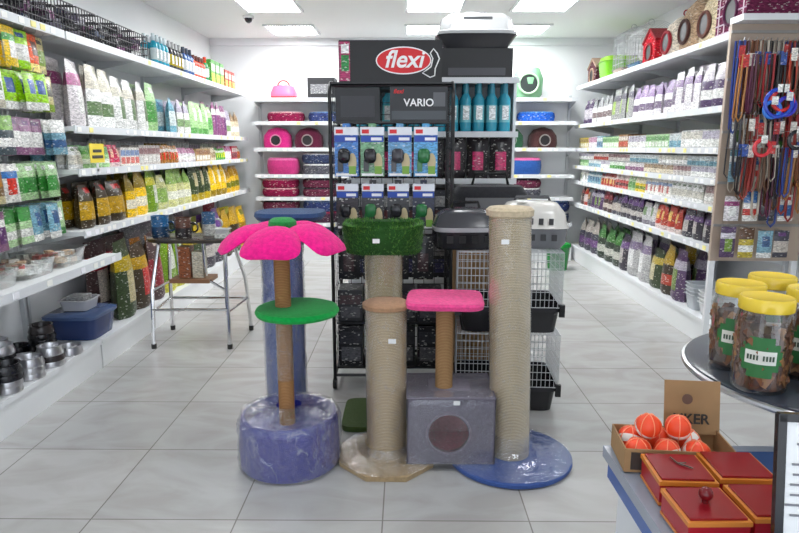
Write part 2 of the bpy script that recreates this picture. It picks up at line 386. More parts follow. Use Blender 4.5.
# ---- left wall
DL=.5
zsL=[.95,1.36,1.64,2.22]
YS=4.10
unit('store_shelving_unit','L',YS,8.6,zsL,DL,.55,2.3)
unit('store_shelving_unit','L',1.6,YS-.02,[2.22],DL,.55,2.3)
b=MB(); b.M=FR['L']; shelf(b,'L',1.6,4.25,.78,.66,back=.56)
b.box(2.85,-.32,.75,2.3,.5,.028,mat=WHITEM)
b.build('display_ledge')
fill('pet_food_sacks','L',.2,4.55,8.5,.54,'p',.33,.56,.17,P_gold+P_gold+P_dark[:3]+[(C(40,100,65),C(200,190,90),W_)],1,-.01,(1,2),turn=.15)
fill('pet_food_sacks','L',.2,4.55,8.4,.33,'p',.32,.60,.13,P_gold+P_dark,1,.0,(1,2))
fill('dry_food_bags','L',.95,YS+.1,8.5,.48,'p',.23,.34,.13,P_gold+P_gold+[(C(195,195,150),C(90,140,55),W_),(C(50,45,40),C(200,175,80),W_)],2,-.005,(1,3),turn=.15)
fill('pet_food_pouches','L',1.36,YS+.05,8.5,.46,'pc',.085,.15,.07,P_red+P_small,2,.002,(2,6))
fill('pet_food_tubs','L',1.36,YS+.05,8.5,.24,'k',.08,.2,.08,P_small,1,.006,(3,8))
fill('pet_food_bags','L',1.64,YS+.1,5.9,.48,'p',.23,.42,.12,P_light[:1]+P_light[2:]+P_light+P_mid[:1],2,-.005,(1,3),turn=.15,soft=.15)
fill('pet_food_bags','L',1.64,5.95,8.5,.48,'p',.19,.35,.10,P_light+P_mid+P_col[:2],2,-.003,(1,3),turn=.12)
# top shelf left
b=MB(); b.M=FR['L']
for i in range(9):
    a=3.0+i*.30; b.basket(a,-.30,2.222,.26,.30,.2,C(28,26,32),.0035,7,4)
    for q in range(9): b.box(a+U(-.06,.06),-.30+U(-.07,.07),2.232+.018*q,.11,.08,.045,random.choice([C(50,40,70),C(120,60,110),C(150,150,160),C(40,40,48),C(60,70,100),C(30,30,34)]),PACK,rz=U(0,3))
b.build('wire_baskets')
fill('grooming_spray_bottles','L',2.22,5.75,7.3,.45,'b',.075,.27,.075,[(C(60,120,80),W_,C(200,60,50)),(C(60,150,170),W_,C(230,230,230)),(C(40,40,45),C(200,180,60),C(200,200,200)),(C(180,80,60),W_,C(60,60,60)),(C(70,90,130),W_,C(60,60,60))],2,.02,(2,4))
fill('pet_toy_cartons','L',2.22,7.35,8.5,.45,'c',.14,.25,.14,P_dark+P_mid,1,.02,(1,3))
# near bay hanging treats
for k,(z,pal) in enumerate([(1.95,P_col+P_gold),(1.72,P_col+P_light+P_gold),(1.46,[(C(70,80,85),C(120,160,80),W_),(C(60,75,60),W_,C(160,60,50))]+P_gold+P_mid),(1.20,P_gold+P_light),(.95,P_light+P_mid)]):
    b=MB(); b.M=FR['L']; a=2.35
    while a<YS-.06:
        p=random.choice(pal); n=random.randint(1,3); lay=random.randint(0,3)
        for _ in range(n):
            if a>YS-.08: break
            ln=U(.42,.50)
            b.tube([(a,-.04,z+.215),(a,-ln,z+.215),(a,-ln-.01,z+.235)],.003,C(150,150,150),STEEL,4)
            for q in range(4): b.pouch(a,-ln+.02+q*.045,z+U(-.005,.005),.135,.215,.04,tuple(sat(jit(c),1.15) for c in p),hang=True,rz=U(-.18,.18),tilt=-.06,lay=lay)
            a+=.136
    b.build('hanging_treat_pouches')
b=MB(); b.M=FR['L']
for i,a in enumerate([2.75,3.1,3.45,3.8]):
    b.tray(a,-.42,.782,.32,.36,.10,C(225,225,225),CLEAR)
    for q in range(26): b.box(a+U(-.11,.11),-.42+U(-.12,.12),.79+U(0,.05),.05,.04,.03,random.choice([C(235,230,220),C(210,180,150),C(200,80,70),C(230,230,230)]),PACK,rz=U(0,3))
b.build('treat_storage_boxes')
b=MB(); b.M=FR['L']; b.box(4.35,-.515,1.40,.20,.004,.13,C(240,215,70),ATT); b.box(4.35,-.518,1.43,.15,.003,.02,C(60,60,60),ATT); b.box(4.35,-.518,1.47,.12,.003,.02,C(60,60,60),ATT); b.box(4.35,-.511,1.34,.03,.004,.07,C(220,220,220),ATT); b.build('yellow_price_sign')
b=MB(); b.M=FR['L']; b.tray(4.22,-.36,.202,.36,.36,.15,C(40,60,110)); b.loft(4.22,-.36,.352,[(0,.40,.38),(.02,.40,.38),(.035,.34,.32)],7,24,C(75,95,135),GLOSS); b.build('plastic_basin')
b=MB(); b.M=FR['L']; b.tray(4.22,-.36,.392,.2,.2,.07,C(190,190,195)); b.box(4.22,-.36,.397,.12,.12,.09,C(150,150,150),PACK); b.build('plastic_food_tub')
b=MB(); b.M=FR['L']
def bowl(b,x,y,z,r,c,mat,sc=1): b.loft(x,y,z,[(0,2.0*r,2.0*r),(.012,2.06*r,2.06*r),(.05*sc,1.7*r,1.7*r),(.055*sc,1.85*r,1.85*r),(.053*sc,1.6*r,1.6*r),(.012,1.3*r,1.3*r)],2,22,c,mat)
for i in range(18):
    a=2.75+(i%6)*.21; y=-.49+.165*(i//6)
    k=random.randint(1,5)
    for q in range(k): bowl(b,a,y,.201+q*.035,U(.075,.082),random.choice([C(30,30,34),C(50,44,44),C(30,30,34)]),random.choice([STEEL,GLOSS,GLOSS,GLOSS]))
b.build('pet_bowls')
fill('boxed_pet_supplies','L',.2,2.4,2.62,.3,'c',.2,.3,.12,P_dark,1,.02,(1,2))
# ---- right wall
DR=.55
zsR=[.77,1.07,1.27,1.5,1.8,2.3]
unit('store_shelving_unit','R',4.5,8.6,zsR,DR,.55,2.36)
fill('pet_food_sacks','R',.2,5.15,8.5,.53,'p',.27,.42,.15,P_dark+P_dark+P_gold[1:3],2,-.01,(1,3),turn=.15,st=1.0)
fill('dry_food_bags','R',.77,4.58,8.5,.53,'p',.16,.23,.09,P_dark+P_dark+P_mid[:3],2,-.002,(1,4),hv=.08,turn=.12,st=1.05)
fill('pet_food_pouches','R',1.07,4.58,8.5,.53,'p',.10,.14,.05,[(C(215,190,60),W_,C(60,120,60)),(C(190,90,90),W_,K_)]+P_small,3,.003,(2,6),hv=.05,st=1.0)
fill('pet_food_cans','R',1.27,4.58,8.5,.53,'k',.07,.085,.07,P_small,3,.005,(4,9),hv=.03,st=1.0)
fill('pet_food_cans','R',1.358,4.58,8.5,.53,'k',.07,.08,.07,P_small,2,.005,(4,9),hv=.03,st=1.0)
fill('pet_food_pouches','R',1.5,4.58,8.5,.53,'pck',.075,.13,.06,P_light+P_red[2:]+P_small,3,.004,(3,7),hv=.1,st=1.0)
fill('pet_food_bags','R',1.8,4.58,8.5,.53,'p',.20,.32,.10,[(C(230,226,230),C(110,60,135),C(80,50,95)),(C(225,225,225),C(130,130,135),C(90,60,60)),(C(80,62,95),C(200,195,200),W_),(C(233,233,233),C(70,60,85),C(190,165,60)),(C(150,150,150),C(70,60,85),C(160,190,80))],2,-.004,(2,4),turn=.15,st=1.0,soft=.2)
b=MB(); b.M=FR['R']
for i,(a,w,h,c) in enumerate([(4.72,.36,.10,C(215,217,218)),(4.98,.26,.12,C(190,195,200))]):
    for q in range(4): b.tray(-a,-.36,.202+q*.03,w*.62,.32,h,c)
b.build('litter_trays')
# top of right shelf: cat houses and cages
def rM(b): b.M=FR['R']
def roundhouse(a,w,h,c1,c2,mat=None):
    b=MB(); rM(b); d=w*.95; y=-.34
    b.loft(-a,y,2.302,[(0,w,d),(h*.05,w*1.03,d*1.03),(h*.55,w,d),(h*.8,w*.8,d*.8),(h*.95,w*.4,d*.4),(h,w*.06,d*.06)],4,28,c1,mat or PRINT)
    b.cyl(-a,y-d/2-.004,2.302+h*.36,w*.27,.012,(.01,.008,.01),ATT,24,Rm=Matrix.Rotation(pi/2,4,'X')); b.ring((-a,y-d/2-.014,2.302+h*.36),w*.28,.016,'Y',c2,FAB)  # doorway shade painted as a near-black disc on the closed front
    b.ring((-a,y,2.302+h+.02),.025,.006,'X',c2,FAB,12); b.build('cat_house')
b=MB(); rM(b); b.house(-4.74,-.33,2.302,.42,.36,.40,C(100,36,66),C(85,30,65),roof=.2,hr=.09)
for i in range(5):
    b.box(-4.74-.17+i*.085,-.33-.181,2.304,.012,.003,.31,C(190,170,180),ATT); b.box(-4.74,-.33-.182,2.32+i*.065,.42,.003,.010,C(170,150,165),ATT)
b.build('cat_house')
roundhouse(5.16,.32,.42,C(195,180,150),C(110,70,60)); roundhouse(5.52,.32,.44,C(165,140,115),C(80,50,45)); roundhouse(5.88,.32,.36,C(205,195,180),C(170,50,60))
b=MB(); rM(b); b.house(-6.26,-.36,2.302,.3,.3,.30,C(185,30,45),C(160,30,40)); b.build('cat_house')
def birdcage(name,a,w,h,col):
    b=MB(); rM(b); b.tray(-a,-.32,2.302,w,.34,.06,col,flare=1.05); b.basket(-a,-.32,2.35,w*.94,.31,h,C(190,190,190),.0026,12,5,WIRE)
    for i in range(9):
        xx=-a-w*.47+w*.94*i/8
        pts=[(xx,-.32-.155*math.cos(t*pi/8),2.35+h+.1*math.sin(t*pi/8)) for t in range(9)]; b.tube(pts,.0026,C(190,190,190),WIRE,4)
    b.ring((-a,-.32,2.35+h+.12),.03,.004,'X',C(190,190,190),WIRE); return b.build(name)
birdcage('bird_cage',6.75,.4,.30,C(60,90,120)); birdcage('bird_cage',7.25,.36,.34,C(170,150,140))
b=MB(); rM(b); b.tray(-7.75,-.3,2.302,.4,.4,.2,C(120,195,40)); b.loft(-7.75,-.3,2.51,[(0,.42,.42),(.05,.38,.38),(.07,.2,.2)],4,24,C(150,205,60),GLOSS); b.build('litter_box')
b=MB(); rM(b); b.house(-8.25,-.3,2.302,.34,.34,.3,C(90,50,60),C(180,150,130)); b.build('cat_house')
# leash end panel facing camera
PY=4.44; px0,px1=2.20,2.83; pc=(px0+px1)/2
b=MB(); b.box(pc,PY,.70,px1-px0,.03,1.62,C(176,158,142),ATT)
for z in(.95,1.25,1.6,1.95,2.26): b.box(pc,PY-.02,z,px1-px0,.012,.018,C(150,148,145),ATT)
b.box(pc,PY-.07,2.32,px1-px0,.17,.04,mat=WHITEM); b.box(px0+.02,PY,0,.04,.03,.7,mat=WHITEM); b.box(px1-.02,PY,0,.04,.03,.7,mat=WHITEM)
b.build('leash_display_panel')
b=MB(); cl=[C(160,30,35),C(35,30,30),C(120,70,40),C(40,65,140),C(180,125,70),C(60,60,65),C(190,70,45),C(95,40,65),C(185,175,160),C(30,28,30),C(140,40,30),C(110,80,60)]
for row,(z,ln,n) in enumerate([(2.2,.85,14),(1.72,.70,13),(2.1,.45,11),(1.5,.35,11)]):
    for i in range(n):
        x=px0+.03+i*(.54/n); c=random.choice(cl); l=ln*U(.45,1.1)
        ye=PY-.12-row*.05+U(-.03,.03)
        b.tube([(x,PY-.02,z),(x,ye,z),(x,ye-.01,z+.015)],.003,C(160,160,160),STEEL,4)
        for q in range(2):
            yy=ye+.02+q*.045; ww=U(.010,.026); sw=U(-.02,.02)
            b.tube([(x-ww,yy,z-.0),(x-ww*1.2+sw*.5,yy,z-l*.5),(x-ww+sw,yy,z-l),(x+sw,yy,z-l-.03),(x+ww+sw,yy,z-l),(x+ww*1.2+sw*.5,yy,z-l*.5),(x+ww,yy,z)],U(.004,.009),jit(c,.2),ATT,5,True)
            if R()<.5: b.box(x,yy-.006,z-l*.2,.04,.004,.08,random.choice([C(230,225,215),C(200,60,60),C(60,90,160)]),PACK)
b.build('hanging_leashes')
b=MB()
for (x,z,r,c) in [(2.37,1.78,.085,C(40,75,190)),(2.40,1.80,.065,C(205,45,45)),(2.34,1.74,.05,C(50,120,215)),(2.43,1.76,.055,C(60,60,190)),(2.30,1.50,.05,C(205,50,60)),(2.52,1.55,.055,C(40,40,44)),(2.60,1.82,.06,C(190,120,50))]:
    b.ring((x,PY-.36+U(-.01,.02),z),r,.012,'Y',c,GLOSS); b.tube([(x,PY-.35,z+r),(x,PY-.02,z+r+.005)],.003,(.5,.5,.5),STEEL,4)
    b.box(x,PY-.37,z+r-.02,.04,.004,.05,W_,PACK)
b.build('hanging_dog_collars')
b=MB()
for i in range(16):
    x=px0+.07+(i%4)*.125; z=[.74,1.0,1.27,1.50][i//4]; c=tuple(sat(q,1.0) for q in random.choice(P_mid+P_dark+P_light)); h=U(.17,.22)
    b.pouch(x,PY-.10-.01*(i%3),z,.105,h,.04,c,hang=True,lay=i%4); b.tube([(x,PY-.02,z+h),(x,PY-.13,z+h)],.003,(.5,.5,.5),STEEL,4)
b.build('hanging_dog_toys')
# ---- back wall
unit('store_shelving_unit','B',-2.0,2.25,[.5,.85,1.15,1.5,1.84,2.14],.45,.5,2.2)
def bb(name,fn):
    b=MB(); b.M=FR['B']; fn(b); b.build(name)
BEDC=[(C(70,45,62),C(130,30,65)),(C(55,65,95),C(180,180,185)),(C(130,25,65),C(205,155,165)),(C(80,80,88),C(205,205,205)),(C(48,60,105),C(95,120,160)),(C(100,44,66),C(48,48,56))]
def beds(z,h,xs,w=.5,stack=1,mat=None):
    def f(b):
        for i,x in enumerate(xs):
            for k in range(stack):
                c=random.choice(BEDC); b.bed(x,-.26,z+.001+k*h,w,.36,h,c[0],c[1],mat or PRINT)
    return f
bb('pet_beds',beds(.5,.15,[-1.7,-1.15,-.6,-.05,.5,1.05,1.6,2.0-.0],.5,2))
bb('pet_beds',beds(.85,.12,[-1.7,-1.15,-.6,-.05,.5,1.05,1.6],.5,2))
bb('pet_beds',beds(1.15,.14,[-1.15,-.6,-.05,.5,1.05],.5,2))
bb('pet_beds',beds(.2,.13,[-1.7,-1.15,-.6,-.05,.5,1.05,1.6],.5,2))
def f(b):
    for x,c in ((-1.65,0),(1.62,1)):
        b.bed(x,-.27,1.151,.44,.36,.22,C(205,60,130) if c==0 else C(50,95,170),C(235,120,175),FAB)
bb('plush_pet_bed',f)
def f(b):
    for i,x in enumerate([-1.72,-1.3,-.85,-.4,.05,.5,.95,1.4,1.85]):
        c=[C(225,50,140),C(100,34,60),C(90,30,70),C(60,70,110),C(60,60,60),C(90,30,50),C(40,40,50),C(50,100,70),C(80,50,50)][i]
        b.loft(x,-.24,1.502,[(0,.36,.32),(.06,.38,.34),(.16,.36,.32),(.24,.24,.22),(.27,.05,.05)],3,24,c,FAB)
        b.cyl(x,-.24-.165,1.60,.07,.012,(.01,.008,.01),ATT,18,Rm=Matrix.Rotation(pi/2,4,'X')); b.ring((x,-.24-.178,1.60),.07,.009,'Y',mixt(c,W_,.3),FAB)  # black disc stands in for the shaded entrance, the bed has no opening
bb('cat_cave_beds',f)
def f(b):
    for i,x in enumerate([-1.6,-1.05,-.5,.1,.65,1.2,1.75]):
        c=BEDC[(i*2+2)%6] if i!=6 else (C(35,90,185),C(70,125,200))
        b.bed(x,-.24,1.842,.5,.36,.13,c[0],c[1],PRINT); 
bb('pet_beds',f)
def f(b):
    for i,x in enumerate([-1.1,-.6,-.1,.4,.9]): b.box(x,-.25,2.142,.36,.3,.26,[C(30,30,34),C(60,50,70),C(150,150,155),C(40,60,80),C(60,60,60)][i],ATT); b.box(x,-.402,2.2,.28,.004,.12,C(120,120,124),PACK)
bb('stored_cartons',f)
def f(b):
    b.loft(-1.62,-.25,2.142,[(0,.3,.2),(.03,.34,.24),(.07,.34,.24,C(240,110,150)),(.16,.26,.2,C(240,110,150)),(.18,.1,.08,C(210,80,120))],4,24,C(215,60,60),GLOSS); b.ring((-1.62,-.25,2.30),.08,.01,'Y',C(220,60,60),GLOSS)
bb('pet_carrier_basket',f)
def f(b):
    b.loft(1.62,-.27,2.142,[(0,.3,.3),(.05,.38,.36),(.25,.4,.38),(.38,.3,.28),(.44,.05,.05)],2.2,26,C(120,170,130),GLOSS)
    b.cyl(1.60,-.27-.165,2.32,.12,.02,C(40,50,48),ATT,22,Rm=Matrix.Rotation(pi/2,4,'X')); b.ring((1.60,-.46,2.32),.125,.014,'Y',C(170,205,170),GLOSS)
bb('cat_litter_dome',f)
b=MB(); b.loft(1.92,7.7,0,[(0,.24,.24),(.28,.3,.3),(.29,.32,.32),(.33,.31,.31,C(30,150,60)),(.36,.1,.1,C(30,150,60))],2,24,C(25,130,55),GLOSS); b.build('green_bucket')

# ---------------------------------------------------------------- centre display gondola
gx0,gx1,gy0,gy1=-.42,.80,4.5,5.0
b=MB(); b.box((gx0+gx1)/2,gy1-.02,0,gx1-gx0,.03,2.0,mat=WHITEM); b.box((gx0+gx1)/2,4.75,0,gx1-gx0,.5,.15,mat=WHITEM)
for x in(gx0+.01,gx1-.01): b.box(x,4.8,0,.02,.38,2.0,mat=WHITEM)
for z in(.55,.92,1.28,1.61,1.98): b.box((gx0+gx1)/2,4.745,z-.02,gx1-gx0-.03,.47,.02,mat=WHITEM); b.box((gx0+gx1)/2,4.505,z-.035,gx1-gx0,.012,.04,LIP)
b.build('gondola_shelf')
b=MB()
for i in range(12):
    for q in range(2): b.bottle(gx0+.11+i*.093,4.58+q*.12,1.611,.041,.345,C(52,155,180),C(120,195,205),C(60,140,160))
b.build('shampoo_bottles')
b=MB()
for i in range(7): b.pouch(gx0+.12+i*.165,4.58,1.281,.155,.31,.09,(C(34,28,32),C(30,26,32),C(200,50,105)))
b.build('black_food_bags')
b=MB()
for i in range(6): b.carton(gx0+.12+i*.19,4.62,.922,.17,.28,.2,(C(60,60,66),C(170,170,170),C(100,60,60)))
for i in range(6): b.carton(gx0+.12+i*.19,4.62,.552,.17,.3,.2,(C(40,40,46),C(120,120,120),C(60,60,100)))
b.build('boxed_pet_supplies')
b=MB(); b.box(.5,4.72,1.982,.5,.4,.2,C(24,24,27),ATT); b.box(.02,4.72,1.982,.4,.4,.16,C(34,32,36),ATT)
b.box(.5,4.518,2.0,.4,.003,.05,C(70,70,76),ATT)
b.build('black_storage_cartons')
b=MB(); b.loft(.5,4.7,2.184,[(0,.44,.34),(.08,.55,.42),(.09,.57,.44)],5,30,C(60,60,64),GLOSS)
b.loft(.5,4.7,2.275,[(0,.57,.44),(.02,.57,.44),(.03,.54,.41),(.11,.50,.36),(.145,.40,.28),(.155,.2,.12)],5,30,C(180,181,182),GLOSS)
b.tube([(.42,4.7,2.42),(.43,4.7,2.445),(.57,4.7,2.445),(.58,4.7,2.42)],.01,C(90,90,95),GLOSS)
b.box(.5,4.51,2.30,.2,.01,.09,C(110,112,115),GLOSS,rx=-.15); b.build('hooded_litter_box')
# ---------------------------------------------------------------- black wire rack
rx0,rx1,ry0,ry1=-.44,.28,3.72,4.2
b=MB(); K=C(20,20,22)
for x in(rx0,rx1):
    pts=[(x,ry0,.07),(x,ry0,1.78)]+[(x,ry0+.1-.1*math.cos(t*pi/8),1.78+.1*math.sin(t*pi/8)) for t in range(1,5)]
    pts+=[(x,ry1-.1+.1*math.sin(t*pi/8),1.78+.1*math.cos(t*pi/8)) for t in range(0,5)]+[(x,ry1,.07)]
    b.tube(pts,.011,K,BLACKM,8); b.tube([(x,ry0,.09),(x,ry1,.09)],.011,K,BLACKM,8)
    for k in range(1,16): b.tube([(x,ry0,.09+k*.108),(x,ry1,.09+k*.108)],.003,K,BLACKM,4)
    for k in range(1,6): b.tube([(x,ry0+k*.08,.09),(x,ry0+k*.08,1.86)],.003,K,BLACKM,4)
for z in(.09,1.86): 
    for y in(ry0+(0.05 if z>1 else 0),ry1-(0.05 if z>1 else 0)): b.tube([(rx0,y,z),(rx1,y,z)],.010,K,BLACKM,8)
yb=3.98
for k in range(0,25): b.tube([(rx0,yb,.12+k*.072),(rx1,yb,.12+k*.072)],.0028,K,BLACKM,4)
for k in range(0,11): b.tube([(rx0+.02+k*.068,yb+.004,.10),(rx0+.02+k*.068,yb+.004,1.86)],.0028,K,BLACKM,4)
for x in(rx0,rx1):
    for y in(ry0,ry1):
        b.cyl(x-.012,y,.035,.034,.024,C(30,30,30),GLOSS,16,Rm=Matrix.Rotation(pi/2,4,'Y')); b.cyl(x,y,.04,.012,.05,K,BLACKM,8)
for z in(.13,.42): b.box((rx0+rx1)/2,3.85,z,rx1-rx0-.03,.24,.012,K,BLACKM)
b.box((rx0+rx1)/2,3.96,1.868,rx1-rx0,.42,.010,K,BLACKM)
b.box((rx0+rx1)/2,3.86,1.645,rx1-rx0-.03,.2,.01,K,BLACKM)
rack=b.build('wire_display_rack')
b=MB()
for i in range(4): b.carton(rx0+.1+i*.165,3.84,.143,.15,.26,.18,(C(26,26,30),C(50,50,56),C(90,90,94)))
for i in range(4): b.carton(rx0+.1+i*.165,3.84,.433,.15,.2,.18,(C(28,28,34),C(70,40,46),C(80,80,84)))
b.build('boxed_dog_leashes')
# sign box
b=MB(); b.box(-.085,3.95,1.879,.60,.36,.235,C(16,15,17),ATT); b.box(-.352,3.768,1.885,.06,.004,.22,C(170,35,95),PACK); b.box(-.387,3.95,1.88,.004,.34,.232,C(160,45,105),PACK)
b.box(-.35,3.765,1.94,.045,.004,.09,C(30,130,60),PACK); b.box(-.35,3.765,2.04,.045,.004,.05,C(235,235,235),PACK)
def oval(b,cx,y,cz,rw,rh,col,ty):
    n=36; vs=[(cx+rw*math.cos(2*pi*i/n),y,cz+rh*math.sin(2*pi*i/n)) for i in range(n)]+[(cx+rw*math.cos(2*pi*i/n),y-ty,cz+rh*math.sin(2*pi*i/n)) for i in range(n)]
    fs=[(i,(i+1)%n,n+(i+1)%n,n+i) for i in range(n)]+[tuple(range(n,2*n))]
    b.add(vs,fs,col,ATT)
oval(b,-.01,3.7695,2.00,.162,.078,C(240,240,240),.001); oval(b,-.01,3.7685,2.00,.155,.071,C(210,22,32),.0012)
d=[(.10,1.93),(.13,1.95),(.15,1.965),(.16,2.01),(.145,2.04),(.163,2.065),(.185,2.04),(.198,2.01),(.19,1.99),(.175,1.955),(.172,1.915),(.145,1.905)]
b.tube([(x,3.766,z) for x,z in d],.004,C(235,235,235),ATT,5,True)
sign=b.build('display_header_box')
text(sign,'flexi',(-.01,3.7655,2.003),.135,TXTW,shear=.25)
b=MB(); b.box(.08,3.85,1.657,.34,.18,.195,C(38,40,44),ATT); b.box(.08,3.758,1.665,.32,.003,.05,C(70,75,80),ATT); b.box(.20,3.757,1.74,.07,.003,.08,C(90,92,96),ATT)
vb=b.build('leash_carton'); text(vb,'VARIO',(.08,3.755,1.76),.06,TXTW); text(vb,'flexi',(-.04,3.755,1.825),.035,TXTR,shear=.25)
b=MB(); b.box(-.28,3.85,1.657,.26,.18,.19,C(26,27,30),ATT); b.box(-.28,3.758,1.68,.2,.003,.12,C(45,45,50),ATT); b.build('leash_carton')
# hanging blister packs (retractable leashes)
def blister(b,x,y,z,w,h,back,dev):
    b.box(x,y,z,w,.003,h,back,PACK); b.box(x,y-.003,z+h*.84,w,.003,h*.16,C(225,228,235),ATT); b.box(x,y-.004,z+h*.70,w*.96,.003,h*.13,C(30,70,165),ATT)
    b.box(x-w*.28,y-.005,z+h*.87,w*.3,.003,h*.08,C(210,30,40),ATT); b.box(x+w*.18,y-.005,z+h*.73,w*.45,.003,h*.06,C(235,235,240),ATT)
    b.loft(x-.012,y-.005,z+h*.42,[(0,w*.5,h*.28),(.02,w*.52,h*.30),(.03,w*.4,h*.2)],3,18,dev,GLOSS,Rm=Matrix.Rotation(pi/2,4,'X'))
    b.box(x-.035,y-.012,z+h*.10,w*.22,.014,h*.24,dev,GLOSS)
    b.loft(x+.035,y-.005,z+h*.28,[(0,w*.36,h*.40),(.003,w*.34,h*.38)],2,14,C(196,180,140),ATT,Rm=Matrix.Rotation(pi/2,4,'X')); b.box(x+.035,y-.008,z+h*.05,w*.3,.003,h*.16,C(120,165,60),ATT)
    b.box(x,y-.004,z+.004,w*.9,.003,h*.05,C(240,240,240),ATT)
    b.tube([(x,y+.24,z+h+.005),(x,y-.03,z+h+.005)],.0028,(.5,.5,.5),STEEL,4); b.box(x,y-.001,z+h,w*.3,.003,.02,back)
b=MB(); devs=[C(30,30,34),C(40,40,44),C(60,60,66),C(40,110,60)]
for i in range(4):
    for q in range(3): blister(b,-.345+i*.152+(.01 if i>1 else 0),3.70+q*.06,1.335,.138,.285,[C(60,120,190),C(110,160,120),C(95,150,190),C(80,155,205)][i],devs[i])
b.build('retractable_leash_packs')
b=MB()
for i in range(4):
    for q in range(2): blister(b,-.345+i*.152,3.72+q*.06,1.02,.13,.27,random.choice([C(40,45,70),C(50,50,54),C(30,34,60)]),random.choice(devs))
for i in range(4):
    for q in range(2): b.pouch(-.345+i*.152,3.76+q*.06,.70,.13,.27,.05,(C(34,34,38),C(40,40,44),C(70,50,54)),hang=True); b.tube([(-.345+i*.152,3.98,.97),(-.345+i*.152,3.74,.97)],.0028,(.5,.5,.5),STEEL,4)
b.build('retractable_leash_packs')
# ---------------------------------------------------------------- rabbit cages
def cage(z0,name):
    b=MB(); cx,cy=.60,3.60; w,d=.58,.44; b.M=Matrix.Translation((cx,cy,z0))@Matrix.Rotation(-.06,4,'Z')
    b.tray(0,0,0,w,d,.145,C(34,34,37),flare=1.08,e=9)
    b.loft(0,0,.125,[(0,w+.02,d+.02),(.02,w+.025,d+.025)],9,24,C(40,40,44),GLOSS,cap=False)
    zt=.462; zb=.15
    for k in range(8):
        zz=zb+(zt-zb)*k/7
        b.tube([(-w/2,-d/2,zz),(w/2,-d/2,zz),(w/2,d/2,zz),(-w/2,d/2,zz)],.0024 if k not in(0,7) else .0035,(.5,.5,.5),WIRE,4,True)
    n=24
    for i in range(n+1):
        x=-w/2+w*i/n; b.tube([(x,-d/2,zb),(x,-d/2,zt),(x,d/2,zt),(x,d/2,zb)],.002,(.5,.5,.5),WIRE,4)
    for i in range(1,18):
        y=-d/2+d*i/18; b.tube([(-w/2,y,zb),(-w/2,y,zt),(w/2,y,zt),(w/2,y,zb)],.002,(.5,.5,.5),WIRE,4)
    for x in(-w/2,w/2): b.box(x,-d/2-.006,.10,.03,.02,.07,C(25,25,27),GLOSS)
    b.ring((0,-d/2-.006,.32),.09,.004,'Y',(.5,.5,.5),WIRE,20,4,sz=1.2)
    b.box(-.1,.05,.01,.2,.15,.10,C(60,60,64),GLOSS)
    return b.build(name)
cage(0.002,'small_animal_cage'); cage(.472,'small_animal_cage')
# carriers on cages
b=MB(); b.M=Matrix.Translation((.735,3.60,.942))@Matrix.Rotation(-.15,4,'Z')
b.loft(0,0,0,[(0,.34,.28),(.03,.39,.32),(.10,.40,.33),(.115,.42,.35)],4,32,C(120,122,126),GLOSS)
b.loft(0,0,.116,[(0,.42,.35),(.01,.40,.33),(.08,.37,.30),(.13,.29,.22),(.145,.2,.1)],4,32,C(205,202,196),GLOSS)
for i in range(5): b.box(-.12+i*.06,-.167,.05,.03,.006,.035,C(50,50,52),ATT); 
for i in range(5): b.box(-.12+i*.055,-.163,.14,.025,.008,.035,C(70,70,72),ATT,rx=.2)
b.tube([(-.1,0,.25),(-.09,0,.28),(.09,0,.28),(.1,0,.25)],.011,C(80,80,84),GLOSS)
b.box(-.06,-.10,.262,.05,.05,.002,W_,ATT); b.build('pet_carrier')
b=MB(); b.M=Matrix.Translation((.345,3.54,.942))@Matrix.Rotation(.06,4,'Z')
b.loft(0,0,0,[(0,.34,.26),(.02,.37,.29),(.10,.37,.29),(.105,.375,.295,C(170,170,174)),(.125,.375,.295,C(170,170,174)),(.13,.365,.285,C(60,60,65)),(.19,.32,.24,C(60,60,65)),(.215,.24,.17,C(60,60,65)),(.225,.1,.08,C(60,60,65))],4,32,C(34,34,38),GLOSS)
for i in range(4): b.box(-.105+i*.07,-.147,.04,.035,.006,.04,C(12,12,14),ATT)
b.tube([(-.08,0,.22),(-.07,0,.255),(.07,0,.255),(.08,0,.22)],.009,C(25,25,27),GLOSS); b.build('pet_carrier')
b=MB(); b.M=Matrix.Translation((.58,4.18,0))
b.box(0,.0,0,.5,.34,.5,C(80,76,72),CARD); b.box(0,0,.502,.48,.33,.5,C(50,50,54),CARD); b.build('stacked_cartons')
b=MB(); b.M=Matrix.Translation((.56,4.17,1.004)); 
b.loft(0,0,0,[(0,.46,.28),(.03,.50,.32),(.2,.49,.31),(.25,.42,.26),(.26,.2,.12)],5,30,C(52,52,56),FAB)
b.box(0,-.155,.05,.34,.012,.13,C(105,105,108),ATT); b.tube([(-.12,-.05,.25),(-.1,-.05,.33),(.1,-.05,.33),(.12,-.05,.25)],.01,C(30,30,30),FAB); b.build('soft_pet_carrier')
# ---------------------------------------------------------------- CAT TREES
SB=C(214,190,152); SD=C(186,138,92)
def post(b,x,y,z,r,h,c=SB,f=True,lean=0):
    Rm=Matrix.Rotation(lean,4,'Y')
    n=16; b.loft(x,y,z,[(h*i/n,2*r,2*r) for i in range(n+1)],2,32,c,SISAL,Rm=Rm)
    if f: b.loft(x,y,z+.004,[((h-.01)*i/40,2*r*1.035,2*r*1.035) for i in range(41)],2,40,W_,FILM,wob=.014,cap=False,Rm=Rm)
